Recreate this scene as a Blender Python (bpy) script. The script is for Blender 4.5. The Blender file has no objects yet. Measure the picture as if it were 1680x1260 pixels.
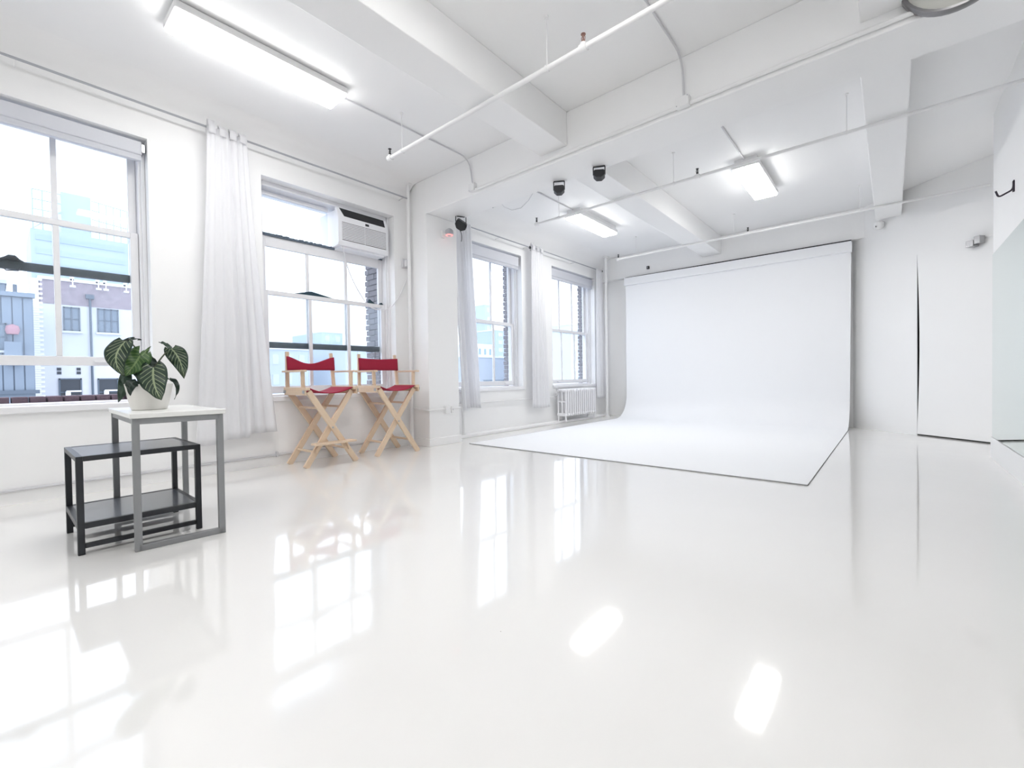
import bpy, bmesh, math, random
from mathutils import Vector, Matrix, noise

random.seed(7)
S = 0.87                      # all lengths below are in camera heights; one camera height is 0.87 m
sc = bpy.context.scene
col = sc.collection

# ------------------------------------------------------------------ camera
CAM_R = ((0.7602091810384348, 0.649518239473533, -0.014424203828088768),
         (-0.0010251693332964818, -0.02100275335844757, -0.9997788922452815),
         (-0.6496775739493478, 0.7600558801447208, -0.01530061974965268))
FPX = 728.073
cam = bpy.data.cameras.new('camera')
cam.sensor_width = 36.0
cam.lens = FPX / 1680 * 36
cam.clip_start = 0.02
cam.clip_end = 1000
cam_o = bpy.data.objects.new('camera', cam)
col.objects.link(cam_o)
r, d, f = [Vector(v) for v in CAM_R]
cam_o.matrix_world = Matrix(((r.x, -d.x, -f.x, 0), (r.y, -d.y, -f.y, 0), (r.z, -d.z, -f.z, S), (0, 0, 0, 1)))
sc.camera = cam_o

# ------------------------------------------------------------------ world, exposure
SKY = 3.0
LAMP = 22.0
w = bpy.data.worlds.new('overcast_sky')
sc.world = w
w.use_nodes = True
bg = w.node_tree.nodes['Background']
bg.inputs[0].default_value = (0.82, 0.88, 1.0, 1)
bg.inputs[1].default_value = SKY
sc.view_settings.view_transform = 'Standard'
sc.view_settings.look = 'None'
sc.view_settings.exposure = 0.0
sc.view_settings.gamma = 1.0
sc.view_settings.use_curve_mapping = False
sc.cycles.max_bounces = 14
sc.cycles.diffuse_bounces = 8
sc.cycles.glossy_bounces = 5
sc.cycles.transparent_max_bounces = 24
sc.cycles.caustics_reflective = False
sc.cycles.caustics_refractive = False
sc.cycles.sample_clamp_indirect = 6.0


# ------------------------------------------------------------------ helpers
def at(px, py, X=None, Y=None, z=None):
    """point (in camera heights) seen at a photo pixel, on the plane X=, Y= or z="""
    v = r * ((px - 840) / FPX) + d * ((py - 630) / FPX) + f
    if X is not None:
        t = X / v.x
    elif Y is not None:
        t = Y / v.y
    else:
        t = (z - 1) / v.z
    return Vector((v.x * t, v.y * t, 1 + v.z * t))


class MB:
    def __init__(self):
        self.v, self.f, self.uv, self.mi = [], [], {}, {}

    def add(self, vs, fs, mi=0):
        o = len(self.v)
        self.v += [Vector(p) for p in vs]
        for q in fs:
            if mi:
                self.mi[len(self.f)] = mi
            self.f.append([i + o for i in q])
        return self

    def box(self, x0, x1, y0, y1, z0, z1, mi=0):
        return self.add([(x0, y0, z0), (x1, y0, z0), (x1, y1, z0), (x0, y1, z0), (x0, y0, z1), (x1, y0, z1), (x1, y1, z1), (x0, y1, z1)],
                        [(0, 3, 2, 1), (4, 5, 6, 7), (0, 1, 5, 4), (1, 2, 6, 5), (2, 3, 7, 6), (3, 0, 4, 7)], mi)

    def bar(self, a, b, w, h, up=(0, 0, 1)):
        a, b, up = Vector(a), Vector(b), Vector(up)
        t = (b - a).normalized()
        s = t.cross(up).normalized()
        u = s.cross(t)
        vs = []
        for p in (a, b):
            for i, j in ((-1, -1), (1, -1), (1, 1), (-1, 1)):
                vs.append(p + s * (w / 2 * i) + u * (h / 2 * j))
        return self.add(vs, [(0, 1, 2, 3), (7, 6, 5, 4), (0, 4, 5, 1), (1, 5, 6, 2), (2, 6, 7, 3), (3, 7, 4, 0)])

    def tube(self, pts, rad, seg=10):
        pts = [Vector(p) for p in pts]
        n = len(pts)
        rad = rad if isinstance(rad, (list, tuple)) else [rad] * n
        ref = Vector((0.13, 0.31, 0.94)).normalized()
        vs, fs = [], []
        for i, p in enumerate(pts):
            t = (pts[min(i + 1, n - 1)] - pts[max(i - 1, 0)]).normalized()
            if abs(t.dot(ref)) > .97:
                ref = Vector((.9, .2, .1)).normalized()
            s = t.cross(ref).normalized()
            u = s.cross(t)
            ref = u
            for k in range(seg):
                a = 2 * math.pi * k / seg
                vs.append(p + s * (math.cos(a) * rad[i]) + u * (math.sin(a) * rad[i]))
        for i in range(n - 1):
            for k in range(seg):
                k2 = (k + 1) % seg
                fs.append((i * seg + k, i * seg + k2, (i + 1) * seg + k2, (i + 1) * seg + k))
        fs.append(tuple(range(seg))[::-1])
        fs.append(tuple((n - 1) * seg + k for k in range(seg)))
        return self.add(vs, fs)

    def lathe(self, c, prof, seg=24, axis='z'):
        c = Vector(c)
        vs, fs = [], []
        for rr, h in prof:
            for k in range(seg):
                a = 2 * math.pi * k / seg
                x, y = rr * math.cos(a), rr * math.sin(a)
                vs.append(c + Vector({'z': (x, y, h), 'y': (x, h, y), 'x': (h, x, y)}[axis]))
        for i in range(len(prof) - 1):
            for k in range(seg):
                k2 = (k + 1) % seg
                fs.append((i * seg + k, i * seg + k2, (i + 1) * seg + k2, (i + 1) * seg + k))
        fs.append(tuple(range(seg))[::-1])
        fs.append(tuple((len(prof) - 1) * seg + k for k in range(seg)))
        return self.add(vs, fs)

    def grid(self, fn, nu, nv, uv=False, mi=0):
        o = len(self.v)
        for j in range(nv + 1):
            for i in range(nu + 1):
                q = fn(i / nu, j / nv)
                if uv:
                    self.uv[len(self.v)] = q[1]
                    q = q[0]
                self.v.append(Vector(q))
        for j in range(nv):
            for i in range(nu):
                a = o + j * (nu + 1) + i
                if mi:
                    self.mi[len(self.f)] = mi
                self.f.append([a, a + 1, a + nu + 2, a + nu + 1])
        return self

    def build(self, name, m, parent=None, smooth=False, local=False, bevel=0, thick=0, origin=None):
        """ONE mesh object; coordinates are world ones in camera heights unless local"""
        off = Vector((0, 0, 0))
        if parent is None and not local:
            xs = [min(p[i] for p in self.v) for i in range(3)]
            xe = [max(p[i] for p in self.v) for i in range(3)]
            off = Vector(origin) if origin else Vector(((xs[0] + xe[0]) / 2, (xs[1] + xe[1]) / 2, xs[2]))
        elif parent is not None and not local:
            q = parent
            while q is not None:
                off = off + q.location / S
                q = q.parent
        me = bpy.data.meshes.new(name)
        me.from_pydata([tuple((p - off) * S) for p in self.v], [], self.f)
        me.update()
        bm = bmesh.new()
        bm.from_mesh(me)
        bmesh.ops.recalc_face_normals(bm, faces=bm.faces)
        bm.to_mesh(me)
        bm.free()
        if self.uv:
            L = me.uv_layers.new(name='UVMap')
            for lp in me.loops:
                L.data[lp.index].uv = self.uv.get(lp.vertex_index, (0, 0))
        for mm in (m if isinstance(m, (list, tuple)) else [m]):
            me.materials.append(mm)
        for k, i in self.mi.items():
            me.polygons[k].material_index = i
        o = bpy.data.objects.new(name, me)
        col.objects.link(o)
        if parent is not None:
            o.parent = parent
        elif not local:
            o.location = off * S
        if smooth:
            for p in me.polygons:
                p.use_smooth = True
            me.set_sharp_from_angle(angle=math.radians(40))
        if thick:
            md = o.modifiers.new('solid', 'SOLIDIFY')
            md.thickness = thick * S
        if bevel:
            md = o.modifiers.new('bevel', 'BEVEL')
            md.width = bevel * S
            md.segments = 2
            md.limit_method = 'ANGLE'
        return o


def tag(o, label=None, cat=None, group=None, kind=None):
    if label: o['label'] = label
    if cat: o['category'] = cat
    if group: o['group'] = group
    if kind: o['kind'] = kind
    return o


def thing(name, loc, label=None, cat=None, group=None, kind=None, rotz=0):
    o = bpy.data.objects.new(name, None)
    o.empty_display_size = .1
    o.location = Vector(loc) * S
    o.rotation_euler = (0, 0, rotz)
    col.objects.link(o)
    return tag(o, label, cat, group, kind)


def copy_tree(o, parent=None):
    c = o.copy()
    col.objects.link(c)
    if parent is not None:
        c.parent = parent
    for ch in [x for x in sc.objects if x.parent == o]:
        copy_tree(ch, c)
    return c


def arc(a, b, c, n=8):
    """quadratic curve through control b"""
    a, b, c = Vector(a), Vector(b), Vector(c)
    return [a * (1 - t) ** 2 + b * 2 * t * (1 - t) + c * t * t for t in [i / n for i in range(n + 1)]]


def fillet(pts, rad, n=5):
    """polyline with rounded corners"""
    pts = [Vector(p) for p in pts]
    out = [pts[0]]
    for i in range(1, len(pts) - 1):
        a = pts[i] + (pts[i - 1] - pts[i]).normalized() * rad
        b = pts[i] + (pts[i + 1] - pts[i]).normalized() * rad
        out += arc(a, pts[i], b, n)
    out.append(pts[-1])
    return out


# ------------------------------------------------------------------ materials
def mat(name, c, rough=.5, metal=0, noise_amt=0, noise_scale=8, bump=0, bump_scale=60, spec=.5, coat=0, emit=None, es=0, transl=0):
    m = bpy.data.materials.new(name)
    m.use_nodes = True
    nt = m.node_tree
    p = nt.nodes['Principled BSDF']
    p.inputs['Base Color'].default_value = (*c, 1)
    p.inputs['Roughness'].default_value = rough
    p.inputs['Metallic'].default_value = metal
    p.inputs['Specular IOR Level'].default_value = spec
    if coat:
        p.inputs['Coat Weight'].default_value = coat
        p.inputs['Coat Roughness'].default_value = .03
    if emit:
        p.inputs['Emission Color'].default_value = (*emit, 1)
        p.inputs['Emission Strength'].default_value = es
    tc = nt.nodes.new('ShaderNodeTexCoord')
    if noise_amt:
        n = nt.nodes.new('ShaderNodeTexNoise')
        n.inputs['Scale'].default_value = noise_scale
        n.inputs['Detail'].default_value = 5
        nt.links.new(tc.outputs['Object'], n.inputs['Vector'])
        mx = nt.nodes.new('ShaderNodeMix')
        mx.data_type = 'RGBA'
        mx.inputs['A'].default_value = (*[x * (1 - noise_amt) for x in c], 1)
        mx.inputs['B'].default_value = (*[min(1, x * (1 + noise_amt)) for x in c], 1)
        nt.links.new(n.outputs['Fac'], mx.inputs['Factor'])
        nt.links.new(mx.outputs['Result'], p.inputs['Base Color'])
    if bump:
        n2 = nt.nodes.new('ShaderNodeTexNoise')
        n2.inputs['Scale'].default_value = bump_scale
        n2.inputs['Detail'].default_value = 4
        nt.links.new(tc.outputs['Object'], n2.inputs['Vector'])
        b = nt.nodes.new('ShaderNodeBump')
        b.inputs['Strength'].default_value = bump
        b.inputs['Distance'].default_value = .01
        nt.links.new(n2.outputs['Fac'], b.inputs['Height'])
        nt.links.new(b.outputs['Normal'], p.inputs['Normal'])
    if transl:
        tr = nt.nodes.new('ShaderNodeBsdfTranslucent')
        tr.inputs['Color'].default_value = (*c, 1)
        ms = nt.nodes.new('ShaderNodeMixShader')
        ms.inputs[0].default_value = transl
        out = nt.nodes['Material Output']
        nt.links.new(p.outputs[0], ms.inputs[1])
        nt.links.new(tr.outputs[0], ms.inputs[2])
        nt.links.new(ms.outputs[0], out.inputs['Surface'])
    return m


M_WALL = mat('wall_paint', (.88, .88, .88), .55, noise_amt=.012, noise_scale=2.5, bump=.08, bump_scale=14)
M_CEIL = mat('ceiling_paint', (.87, .87, .87), .65, noise_amt=.012, noise_scale=2, bump=.05, bump_scale=10)
M_TRIM = mat('trim_paint', (.82, .82, .84), .3, bump=.05, bump_scale=30)
M_PIPE = mat('pipe_paint', (.82, .82, .82), .35)
M_PIPEG = mat('conduit_paint', (.62, .62, .64), .4)
M_GREYROD = mat('rod_metal', (.42, .43, .46), .35, .6)
M_SASH = mat('sash_paint', (.80, .80, .82), .35, noise_amt=.03, noise_scale=12)
M_SASHSHADE = mat('sash_backlit_shade', (.035, .045, .05), .5)  # bottom rails seen against the light, their shade put into the paint
M_SHADE = mat('shade_vinyl', (.78, .79, .83), .5, transl=.25)
M_CURT = mat('curtain_cloth', (.92, .92, .935), .8, bump=.02, bump_scale=90, transl=.42)
M_BACK = mat('backdrop_paper', (.88, .89, .91), .7)
M_EDGESHADE = mat('paper_edge_shadow', (.30, .30, .30), .8)  # grey standing in for the shadow line under the paper edge
M_BLACK = mat('black_plastic', (.012, .013, .016), .4)
M_GAPSHADE = mat('gap_shade', (.02, .018, .02), .8)  # shade of narrow gaps put into a near-black colour
M_WOOD = mat('pale_beech', (.70, .545, .40), .45, noise_amt=.10, noise_scale=18)
M_RED = mat('red_canvas', (.36, .012, .045), .8, noise_amt=.08, noise_scale=60, bump=.15, bump_scale=300, transl=.12)
M_GREYMET = mat('grey_powder_coat', (.26, .262, .27), .42, .35, noise_amt=.04, noise_scale=30)
M_BLKMET = mat('black_powder_coat', (.012, .013, .017), .38, noise_amt=.05, noise_scale=30)
M_BLKTOP = mat('black_shelf_board', (.035, .042, .06), .34, spec=1.0, coat=.5)
M_TTOP = mat('white_table_board', (.82, .82, .80), .25)
M_POT = mat('white_ceramic', (.78, .765, .73), .3)
M_SOIL = mat('potting_soil', (.03, .02, .014), .9, noise_amt=.4, noise_scale=80)
M_STEM = mat('leaf_stalk', (.055, .07, .035), .5)
M_BRASS = mat('sprinkler_brass', (.30, .17, .14), .35, .6)
M_CHROME = mat('brushed_metal', (.45, .45, .46), .25, .9)
M_AC = mat('ac_plastic', (.85, .86, .89), .35)
M_ACGR = mat('ac_grille_dark', (.02, .02, .025), .6)
M_CORD = mat('white_cord', (.74, .74, .76), .5)
M_LED = mat('led_diffuser', (.9, .9, .9), .4, emit=(1.0, .992, .975), es=LAMP)
M_LED2 = mat('led_diffuser_bright', (.9, .9, .9), .4, emit=(1.0, .99, .97), es=LAMP * 1.18)
M_LEDH = mat('lamp_housing', (.84, .84, .84), .4)
M_MIRROR = mat('mirror_silver', (.74, .83, .81), .02, 1.0)
M_BRICK = mat('brick_face', (.16, .14, .15), .85, noise_amt=.35, noise_scale=9, bump=.4, bump_scale=50)
M_BRICKR = mat('red_brick_face', (.15, .105, .13), .85, noise_amt=.3, noise_scale=9, bump=.4, bump_scale=50)
M_MORTAR = mat('mortar', (.33, .33, .34), .9)


def glass_mat():
    m = bpy.data.materials.new('window_glass')
    m.use_nodes = True
    nt = m.node_tree
    nt.nodes.remove(nt.nodes['Principled BSDF'])
    out = nt.nodes['Material Output']
    tr = nt.nodes.new('ShaderNodeBsdfTransparent')
    tr.inputs[0].default_value = (.95, .97, .98, 1)
    tl = nt.nodes.new('ShaderNodeBsdfTranslucent')
    tl.inputs[0].default_value = (.9, .95, 1, 1)
    gl = nt.nodes.new('ShaderNodeBsdfGlossy')
    gl.inputs['Roughness'].default_value = .01
    fr = nt.nodes.new('ShaderNodeFresnel')
    fr.inputs['IOR'].default_value = 1.3
    m1 = nt.nodes.new('ShaderNodeMixShader')
    tc = nt.nodes.new('ShaderNodeTexCoord')
    n = nt.nodes.new('ShaderNodeTexNoise')            # thin dirt film that also stands in for the haze outdoors
    n.inputs['Scale'].default_value = 3.0
    n.inputs['Detail'].default_value = 6
    nt.links.new(tc.outputs['Object'], n.inputs['Vector'])
    mr = nt.nodes.new('ShaderNodeMapRange')
    mr.inputs['To Min'].default_value = .015
    mr.inputs['To Max'].default_value = .11
    nt.links.new(n.outputs['Fac'], mr.inputs['Value'])
    nt.links.new(mr.outputs[0], m1.inputs[0])
    m2 = nt.nodes.new('ShaderNodeMixShader')
    nt.links.new(tr.outputs[0], m1.inputs[1])
    nt.links.new(tl.outputs[0], m1.inputs[2])
    geo = nt.nodes.new('ShaderNodeNewGeometry')       # outer face only, so no false total reflection inside a thin pane
    inv = nt.nodes.new('ShaderNodeMath')
    inv.operation = 'SUBTRACT'
    inv.inputs[0].default_value = 1
    nt.links.new(geo.outputs['Backfacing'], inv.inputs[1])
    mul = nt.nodes.new('ShaderNodeMath')
    mul.operation = 'MULTIPLY'
    nt.links.new(inv.outputs[0], mul.inputs[0])
    nt.links.new(fr.outputs[0], mul.inputs[1])
    nt.links.new(mul.outputs[0], m2.inputs[0])
    nt.links.new(m1.outputs[0], m2.inputs[1])
    nt.links.new(gl.outputs[0], m2.inputs[2])
    nt.links.new(m2.outputs[0], out.inputs['Surface'])
    return m


M_GLASS = glass_mat()


def floor_mat():
    m = mat('glossy_white_epoxy', (.80, .79, .775), .07, coat=.35)
    nt = m.node_tree
    p = nt.nodes['Principled BSDF']
    tc = nt.nodes.new('ShaderNodeTexCoord')
    # very faint cloudy wear plus a few dark scuffs
    n = nt.nodes.new('ShaderNodeTexNoise')
    n.inputs['Scale'].default_value = .7
    n.inputs['Detail'].default_value = 6
    nt.links.new(tc.outputs['Object'], n.inputs['Vector'])
    v = nt.nodes.new('ShaderNodeTexVoronoi')
    v.inputs['Scale'].default_value = 1.7
    nd = nt.nodes.new('ShaderNodeTexNoise')
    nd.inputs['Scale'].default_value = 9
    nt.links.new(tc.outputs['Object'], nd.inputs['Vector'])
    add = nt.nodes.new('ShaderNodeMix')
    add.data_type = 'VECTOR'
    add.inputs['Factor'].default_value = .06
    nt.links.new(tc.outputs['Object'], add.inputs['A'])
    nt.links.new(nd.outputs['Color'], add.inputs['B'])
    nt.links.new(add.outputs['Result'], v.inputs['Vector'])
    lt = nt.nodes.new('ShaderNodeMath')
    lt.operation = 'LESS_THAN'
    lt.inputs[1].default_value = .013
    nt.links.new(v.outputs['Distance'], lt.inputs[0])
    mx = nt.nodes.new('ShaderNodeMix')
    mx.data_type = 'RGBA'
    mx.inputs['A'].default_value = (.795, .785, .768, 1)
    mx.inputs['B'].default_value = (.815, .805, .79, 1)
    nt.links.new(n.outputs['Fac'], mx.inputs['Factor'])
    mx2 = nt.nodes.new('ShaderNodeMix')
    mx2.data_type = 'RGBA'
    mx2.inputs['B'].default_value = (.34, .32, .29, 1)
    nt.links.new(mx.outputs['Result'], mx2.inputs['A'])
    nt.links.new(lt.outputs[0], mx2.inputs['Factor'])
    nt.links.new(mx2.outputs['Result'], p.inputs['Base Color'])
    b = nt.nodes.new('ShaderNodeBump')
    b.inputs['Strength'].default_value = .05
    b.inputs['Distance'].default_value = .01
    nb = nt.nodes.new('ShaderNodeTexNoise')
    nb.inputs['Scale'].default_value = 3.0
    nb.inputs['Detail'].default_value = 3
    nt.links.new(tc.outputs['Object'], nb.inputs['Vector'])
    nt.links.new(nb.outputs['Fac'], b.inputs['Height'])
    nt.links.new(b.outputs['Normal'], p.inputs['Normal'])
    nt.links.new(b.outputs['Normal'], p.inputs['Coat Normal'])
    return m


def leaf_mat(name, dark, vein, amount):
    m = mat(name, dark, .42, transl=.1)
    nt = m.node_tree
    p = nt.nodes['Principled BSDF']
    uv = nt.nodes.new('ShaderNodeUVMap')
    sx = nt.nodes.new('ShaderNodeSeparateXYZ')
    nt.links.new(uv.outputs[0], sx.inputs[0])

    def M(op, a, b=None):
        n = nt.nodes.new('ShaderNodeMath')
        n.operation = op
        for i, q in enumerate((a, b)):
            if q is None:
                continue
            if isinstance(q, (int, float)):
                n.inputs[i].default_value = q
            else:
                nt.links.new(q, n.inputs[i])
        return n.outputs[0]
    u = M('ABSOLUTE', sx.outputs[0])
    v = sx.outputs[1]
    mid = M('LESS_THAN', u, .075)
    c = M('FRACT', M('MULTIPLY', M('SUBTRACT', v, M('MULTIPLY', u, .33)), 8.0))
    tri = M('ABSOLUTE', M('SUBTRACT', c, .5))
    lat = M('MULTIPLY', M('LESS_THAN', tri, .105), M('LESS_THAN', u, .82))
    fac = M('MULTIPLY', M('MAXIMUM', mid, M('MULTIPLY', lat, .75)), amount)
    mx = nt.nodes.new('ShaderNodeMix')
    mx.data_type = 'RGBA'
    mx.inputs['A'].default_value = (*dark, 1)
    mx.inputs['B'].default_value = (*vein, 1)
    nt.links.new(fac, mx.inputs['Factor'])
    nt.links.new(mx.outputs['Result'], p.inputs['Base Color'])
    return m


# ================================================================== ROOM SHELL
XW, XO = -5.55, -6.22          # inner and outer faces of the window wall
YB, YN = 10.15, -4.2           # back wall, near wall behind the camera
XR = .89                       # mirror wall
ZC = 3.9
floor = MB().box(-6.2, 3.4, YN - .3, 11.5, -.1, 0).build('floor', floor_mat())
tag(floor, 'glossy white epoxy floor with window reflections', kind='structure')
ceil = MB().box(-6.2, 3.4, YN - .3, 11.5, ZC, ZC + .15).build('ceiling', M_CEIL)
tag(ceil, 'white painted ceiling crossed by beams', kind='structure')

WIN = [(-.77, 1.035), (2.07, 3.875), (5.05, 6.83), (7.86, 9.66)]
ZB, ZT = .80, 3.39
mb = MB()
mb.box(XO, XW, YN, 11.5, -.1, ZB)
mb.box(XO, XW, YN, 11.5, ZT, ZC)
edges = [YN] + [v for q in WIN for v in q] + [11.5]
mb.f, mb.v = [], []
YS = 4.5
for y0_, y1_, xo in ((YN, YS, XO), (YS, 11.5, -5.99)):
    mb.box(xo, XW, y0_, y1_, -.1, ZB)
    mb.box(xo, XW, y0_, y1_, ZT, ZC)
for i in range(0, len(edges), 2):
    mb.box(-5.99 if i >= 6 else XO + .12, XW, edges[i], edges[i + 1] if i != 4 else YS, ZB, ZT)
mb.box(-5.99, XW, YS, edges[5], ZB, ZT)
wall_left = mb.build('wall_left', M_WALL)
tag(wall_left, 'white painted wall with the four sash windows', kind='structure')

# brick courses of the outer reveals, right jamb of windows 2 to 4, each brick its own mesh
bl = MB().box(-.118, .118, -.05, .05, -.037, .037)
bh = MB().box(-.056, .056, -.05, .05, -.037, .037)
mesh_full = bl.build('brick', M_BRICK, wall_left, local=True, bevel=.006)
mesh_half = bh.build('brick', M_BRICK, wall_left, local=True, bevel=.006)
first = {0: mesh_full, 1: mesh_half}


def brick(x, y, z, half, src):
    o = src[half]
    if o.get('used'):
        o = o.copy()
        col.objects.link(o)
    src[half]['used'] = 1
    o.location = Vector((x, y, z)) * S - wall_left.location
    o.rotation_euler = (0, random.uniform(-.01, .01), random.uniform(-.02, .02))


for wi in (1, 2, 3):
    ye = WIN[wi][1] + .012
    zz, k = ZB + .06, 0
    while zz < ZT + .02:
        x0 = -6.28 - .02 * (k % 2)
        if wi > 1:
            brick(-5.955 - .012 * (k % 2), ye, zz, 1, first)
        elif k % 2 == 0:
            brick(x0 + .118, ye, zz, 0, first)
            brick(x0 + .30, ye, zz, 1, first)
        else:
            brick(x0 + .056, ye, zz, 1, first)
            brick(x0 + .24, ye, zz, 0, first)
        zz += .086
        k += 1
bs = MB().box(-.14, .14, -.05, .05, -.035, .035)
mesh_sill = bs.build('brick', M_BRICKR, wall_left, local=True, bevel=.006)
src = {0: mesh_sill, 1: mesh_sill}
y = WIN[0][0] + .03
while y < WIN[0][1] + .02:
    brick(-6.12, y, ZB + .048, 0, src)
    y += .112
for o in [x for x in sc.objects if 'used' in x.keys()]:
    del o['used']
for wi in (1, 2, 3):
    y = WIN[wi][1]
    b = MB().box((XO if wi == 1 else -6.0) + .02, -5.9, y + .045, y + .10, ZB, ZT).build('mortar_bed', M_MORTAR, wall_left)

# back wall, angled wall with the door, mirror wall, passage and near walls
wb = MB().box(-6.2, -.52, YB, YB + .2, -.1, ZC).build('wall_back', M_WALL)
tag(wb, 'white back wall behind the paper backdrop', kind='structure')
A0, A1 = Vector((-.55, 10.17, 0)), Vector((3.3, 6.83, 0))
ad = (A1 - A0).normalized()
an = Vector((-ad.y, ad.x, 0))   # away from the room (up-right)
if an.y < 0:
    an = -an
dS, dE = 1.135, 2.35            # door opening along the angled wall
ZD = 2.82


def awall(mb, s0, s1, z0, z1, n0=0, n1=.15):
    p = [A0 + ad * s0 + an * n0, A0 + ad * s1 + an * n0, A0 + ad * s1 + an * n1, A0 + ad * s0 + an * n1]
    return mb.add([(q.x, q.y, z0) for q in p] + [(q.x, q.y, z1) for q in p],
                  [(0, 3, 2, 1), (4, 5, 6, 7), (0, 1, 5, 4), (1, 2, 6, 5), (2, 3, 7, 6), (3, 0, 4, 7)])


mb = MB()
awall(mb, -.1, dS - .25, -.1, ZC)
awall(mb, dS - .25, dS, -.1, ZC, 0, .012)
awall(mb, dE, 5.0, -.1, ZC)
awall(mb, dS, dE, ZD, ZC)
wa = mb.build('wall_angled', M_WALL)
tag(wa, 'white angled wall holding the door', kind='structure')
mb = MB()  # shell added behind the door to block light, painted dark for the slit
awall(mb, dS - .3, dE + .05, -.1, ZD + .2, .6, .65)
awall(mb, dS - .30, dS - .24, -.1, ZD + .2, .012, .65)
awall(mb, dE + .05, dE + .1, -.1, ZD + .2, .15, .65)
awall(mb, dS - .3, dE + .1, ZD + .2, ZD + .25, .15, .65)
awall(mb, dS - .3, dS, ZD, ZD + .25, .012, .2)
wd = mb.build('wall_light_block', M_GAPSHADE)
tag(wd, 'dark shell added behind the door to keep light out of its gap', kind='structure')
mb = MB().box(XR, XR + .18, YN, 7.47, -.1, ZC)
wr = mb.build('wall_right', M_WALL)
tag(wr, 'white wall carrying the mirror and hook', kind='structure')
wp = MB().box(3.2, 3.4, YN, 11.5, -.1, ZC).build('wall_passage', M_WALL)
tag(wp, 'white wall of the passage', kind='structure')
wn = MB().box(-6.2, 3.4, YN - .2, YN, -.1, ZC).build('wall_near', M_WALL)
tag(wn, 'white wall behind the camera', kind='structure')

# beams
BY0, BY1, BZ = 4.15, 4.65, 3.40
b = MB().box(XW, XR, BY0, BY1, BZ, ZC).build('ceiling_beam', M_WALL, bevel=.008)
tag(b, 'deep white beam crossing the ceiling from the pillar', kind='structure')
for x0, x1, y0, y1 in ((-3.06, -2.70, YN, BY0), (-3.09, -2.71, BY1, 10.0), (-.17, .13, YN, BY0), (-.20, .13, BY1, 9.62)):
    b = MB().box(x0, x1, y0, y1, 3.53, ZC).build('ceiling_beam', M_WALL, bevel=.008)
    tag(b, kind='structure')
b = MB().box(XW, -.20, 10.0, YB, 3.36, ZC).build('ceiling_beam', M_WALL, bevel=.006)
tag(b, 'white beam above the paper backdrop', kind='structure')
mb = MB().box(XW, -5.12, 4.13, 4.72, 0, BZ)
pil = mb.build('pillar', M_WALL, bevel=.012)
tag(pil, 'white square pillar between the two window bays', kind='structure')
t = MB().box(XW, -5.10, 4.11, 4.74, 0, .115).build('baseboard_pillar', M_WALL, bevel=.006)
tag(t, 'low white plinth round the pillar foot', kind='structure')
t = MB().box(XW, -5.36, 4.74, 10.15, 0, .05).build('baseboard_left', M_WALL, bevel=.01)
tag(t, 'low white ledge along the far window bay', kind='structure')
t = MB().box(XR - .02, XR, YN, 7.47, 0, .235).build('baseboard_right', M_WALL, bevel=.004)
tag(t, 'tall white skirting under the mirror', kind='structure')

for y0_, y1_, z0_ in ((YN, 4.13, 3.66), (4.72, YB, 3.575)):
    hh = ZC - z0_
    pr = [(XW + hh * 1.1 * (1 - math.cos(math.pi / 2 * k / 10)), z0_ + hh * math.sin(math.pi / 2 * k / 10)) for k in range(11)]
    pr = [(x, z) for x, z in pr] + [(XW, ZC)]
    m_ = len(pr)
    t = MB().add([(x, yy, z) for yy in (y0_, y1_) for x, z in pr],
                 [tuple(range(m_)), tuple(range(2 * m_ - 1, m_ - 1, -1))] + [(i, (i + 1) % m_, m_ + (i + 1) % m_, m_ + i) for i in range(m_)]).build('trim_1' if y0_ < 0 else 'trim_2', M_CEIL, smooth=True)
    tag(t, 'rounded plaster cove between window wall and ceiling', kind='structure')

# door
dr = thing('door_1', A0 + ad * dS, 'plain white flush door standing slightly ajar in the angled wall', kind='structure')
mb = MB()
p0 = A0 + ad * (dS + .028) - an * .035
p1 = A0 + ad * (dE - .01) + an * .01
# the top of the warped leaf sits closer to the jamb than its middle
n = 14
vs, fs = [], []
for k in range(n + 1):
    tt = k / n
    z = .02 + (ZD + .002) * tt
    gap = .012 + .034 * math.sin(math.pi * tt)
    a = A0 + ad * (dS + gap) - an * .012
    for q in (a, p1, p1 + an * .045, a + an * .045):
        vs.append((q.x, q.y, z))
for k in range(n):
    for j in range(4):
        j2 = (j + 1) % 4
        fs.append((k * 4 + j, k * 4 + j2, (k + 1) * 4 + j2, (k + 1) * 4 + j))
fs += [(0, 1, 2, 3), tuple(n * 4 + j for j in range(4))]
mb.add(vs, fs)
mb.build('door_leaf', M_WALL, dr)
mb = MB()
q = A0 + ad * (dS + .82) - an * .075
for s0, s1, z0, z1, n0 in ((-.09, .0, 2.715, 2.80, -.03), (.0, .07, 2.74, 2.845, -.02)):
    c0, c1 = q + ad * s0, q + ad * s1
    mb.add([(p.x, p.y, z) for z in (z0, z1) for p in (c0 + an * n0, c1 + an * n0, c1 + an * .07, c0 + an * .07)],
           [(0, 3, 2, 1), (4, 5, 6, 7), (0, 1, 5, 4), (1, 2, 6, 5), (2, 3, 7, 6), (3, 0, 4, 7)])
tag(mb.build('door_closer', M_CHROME, dr, bevel=.004), 'brushed metal bracket on the top edge of the door')


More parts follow.
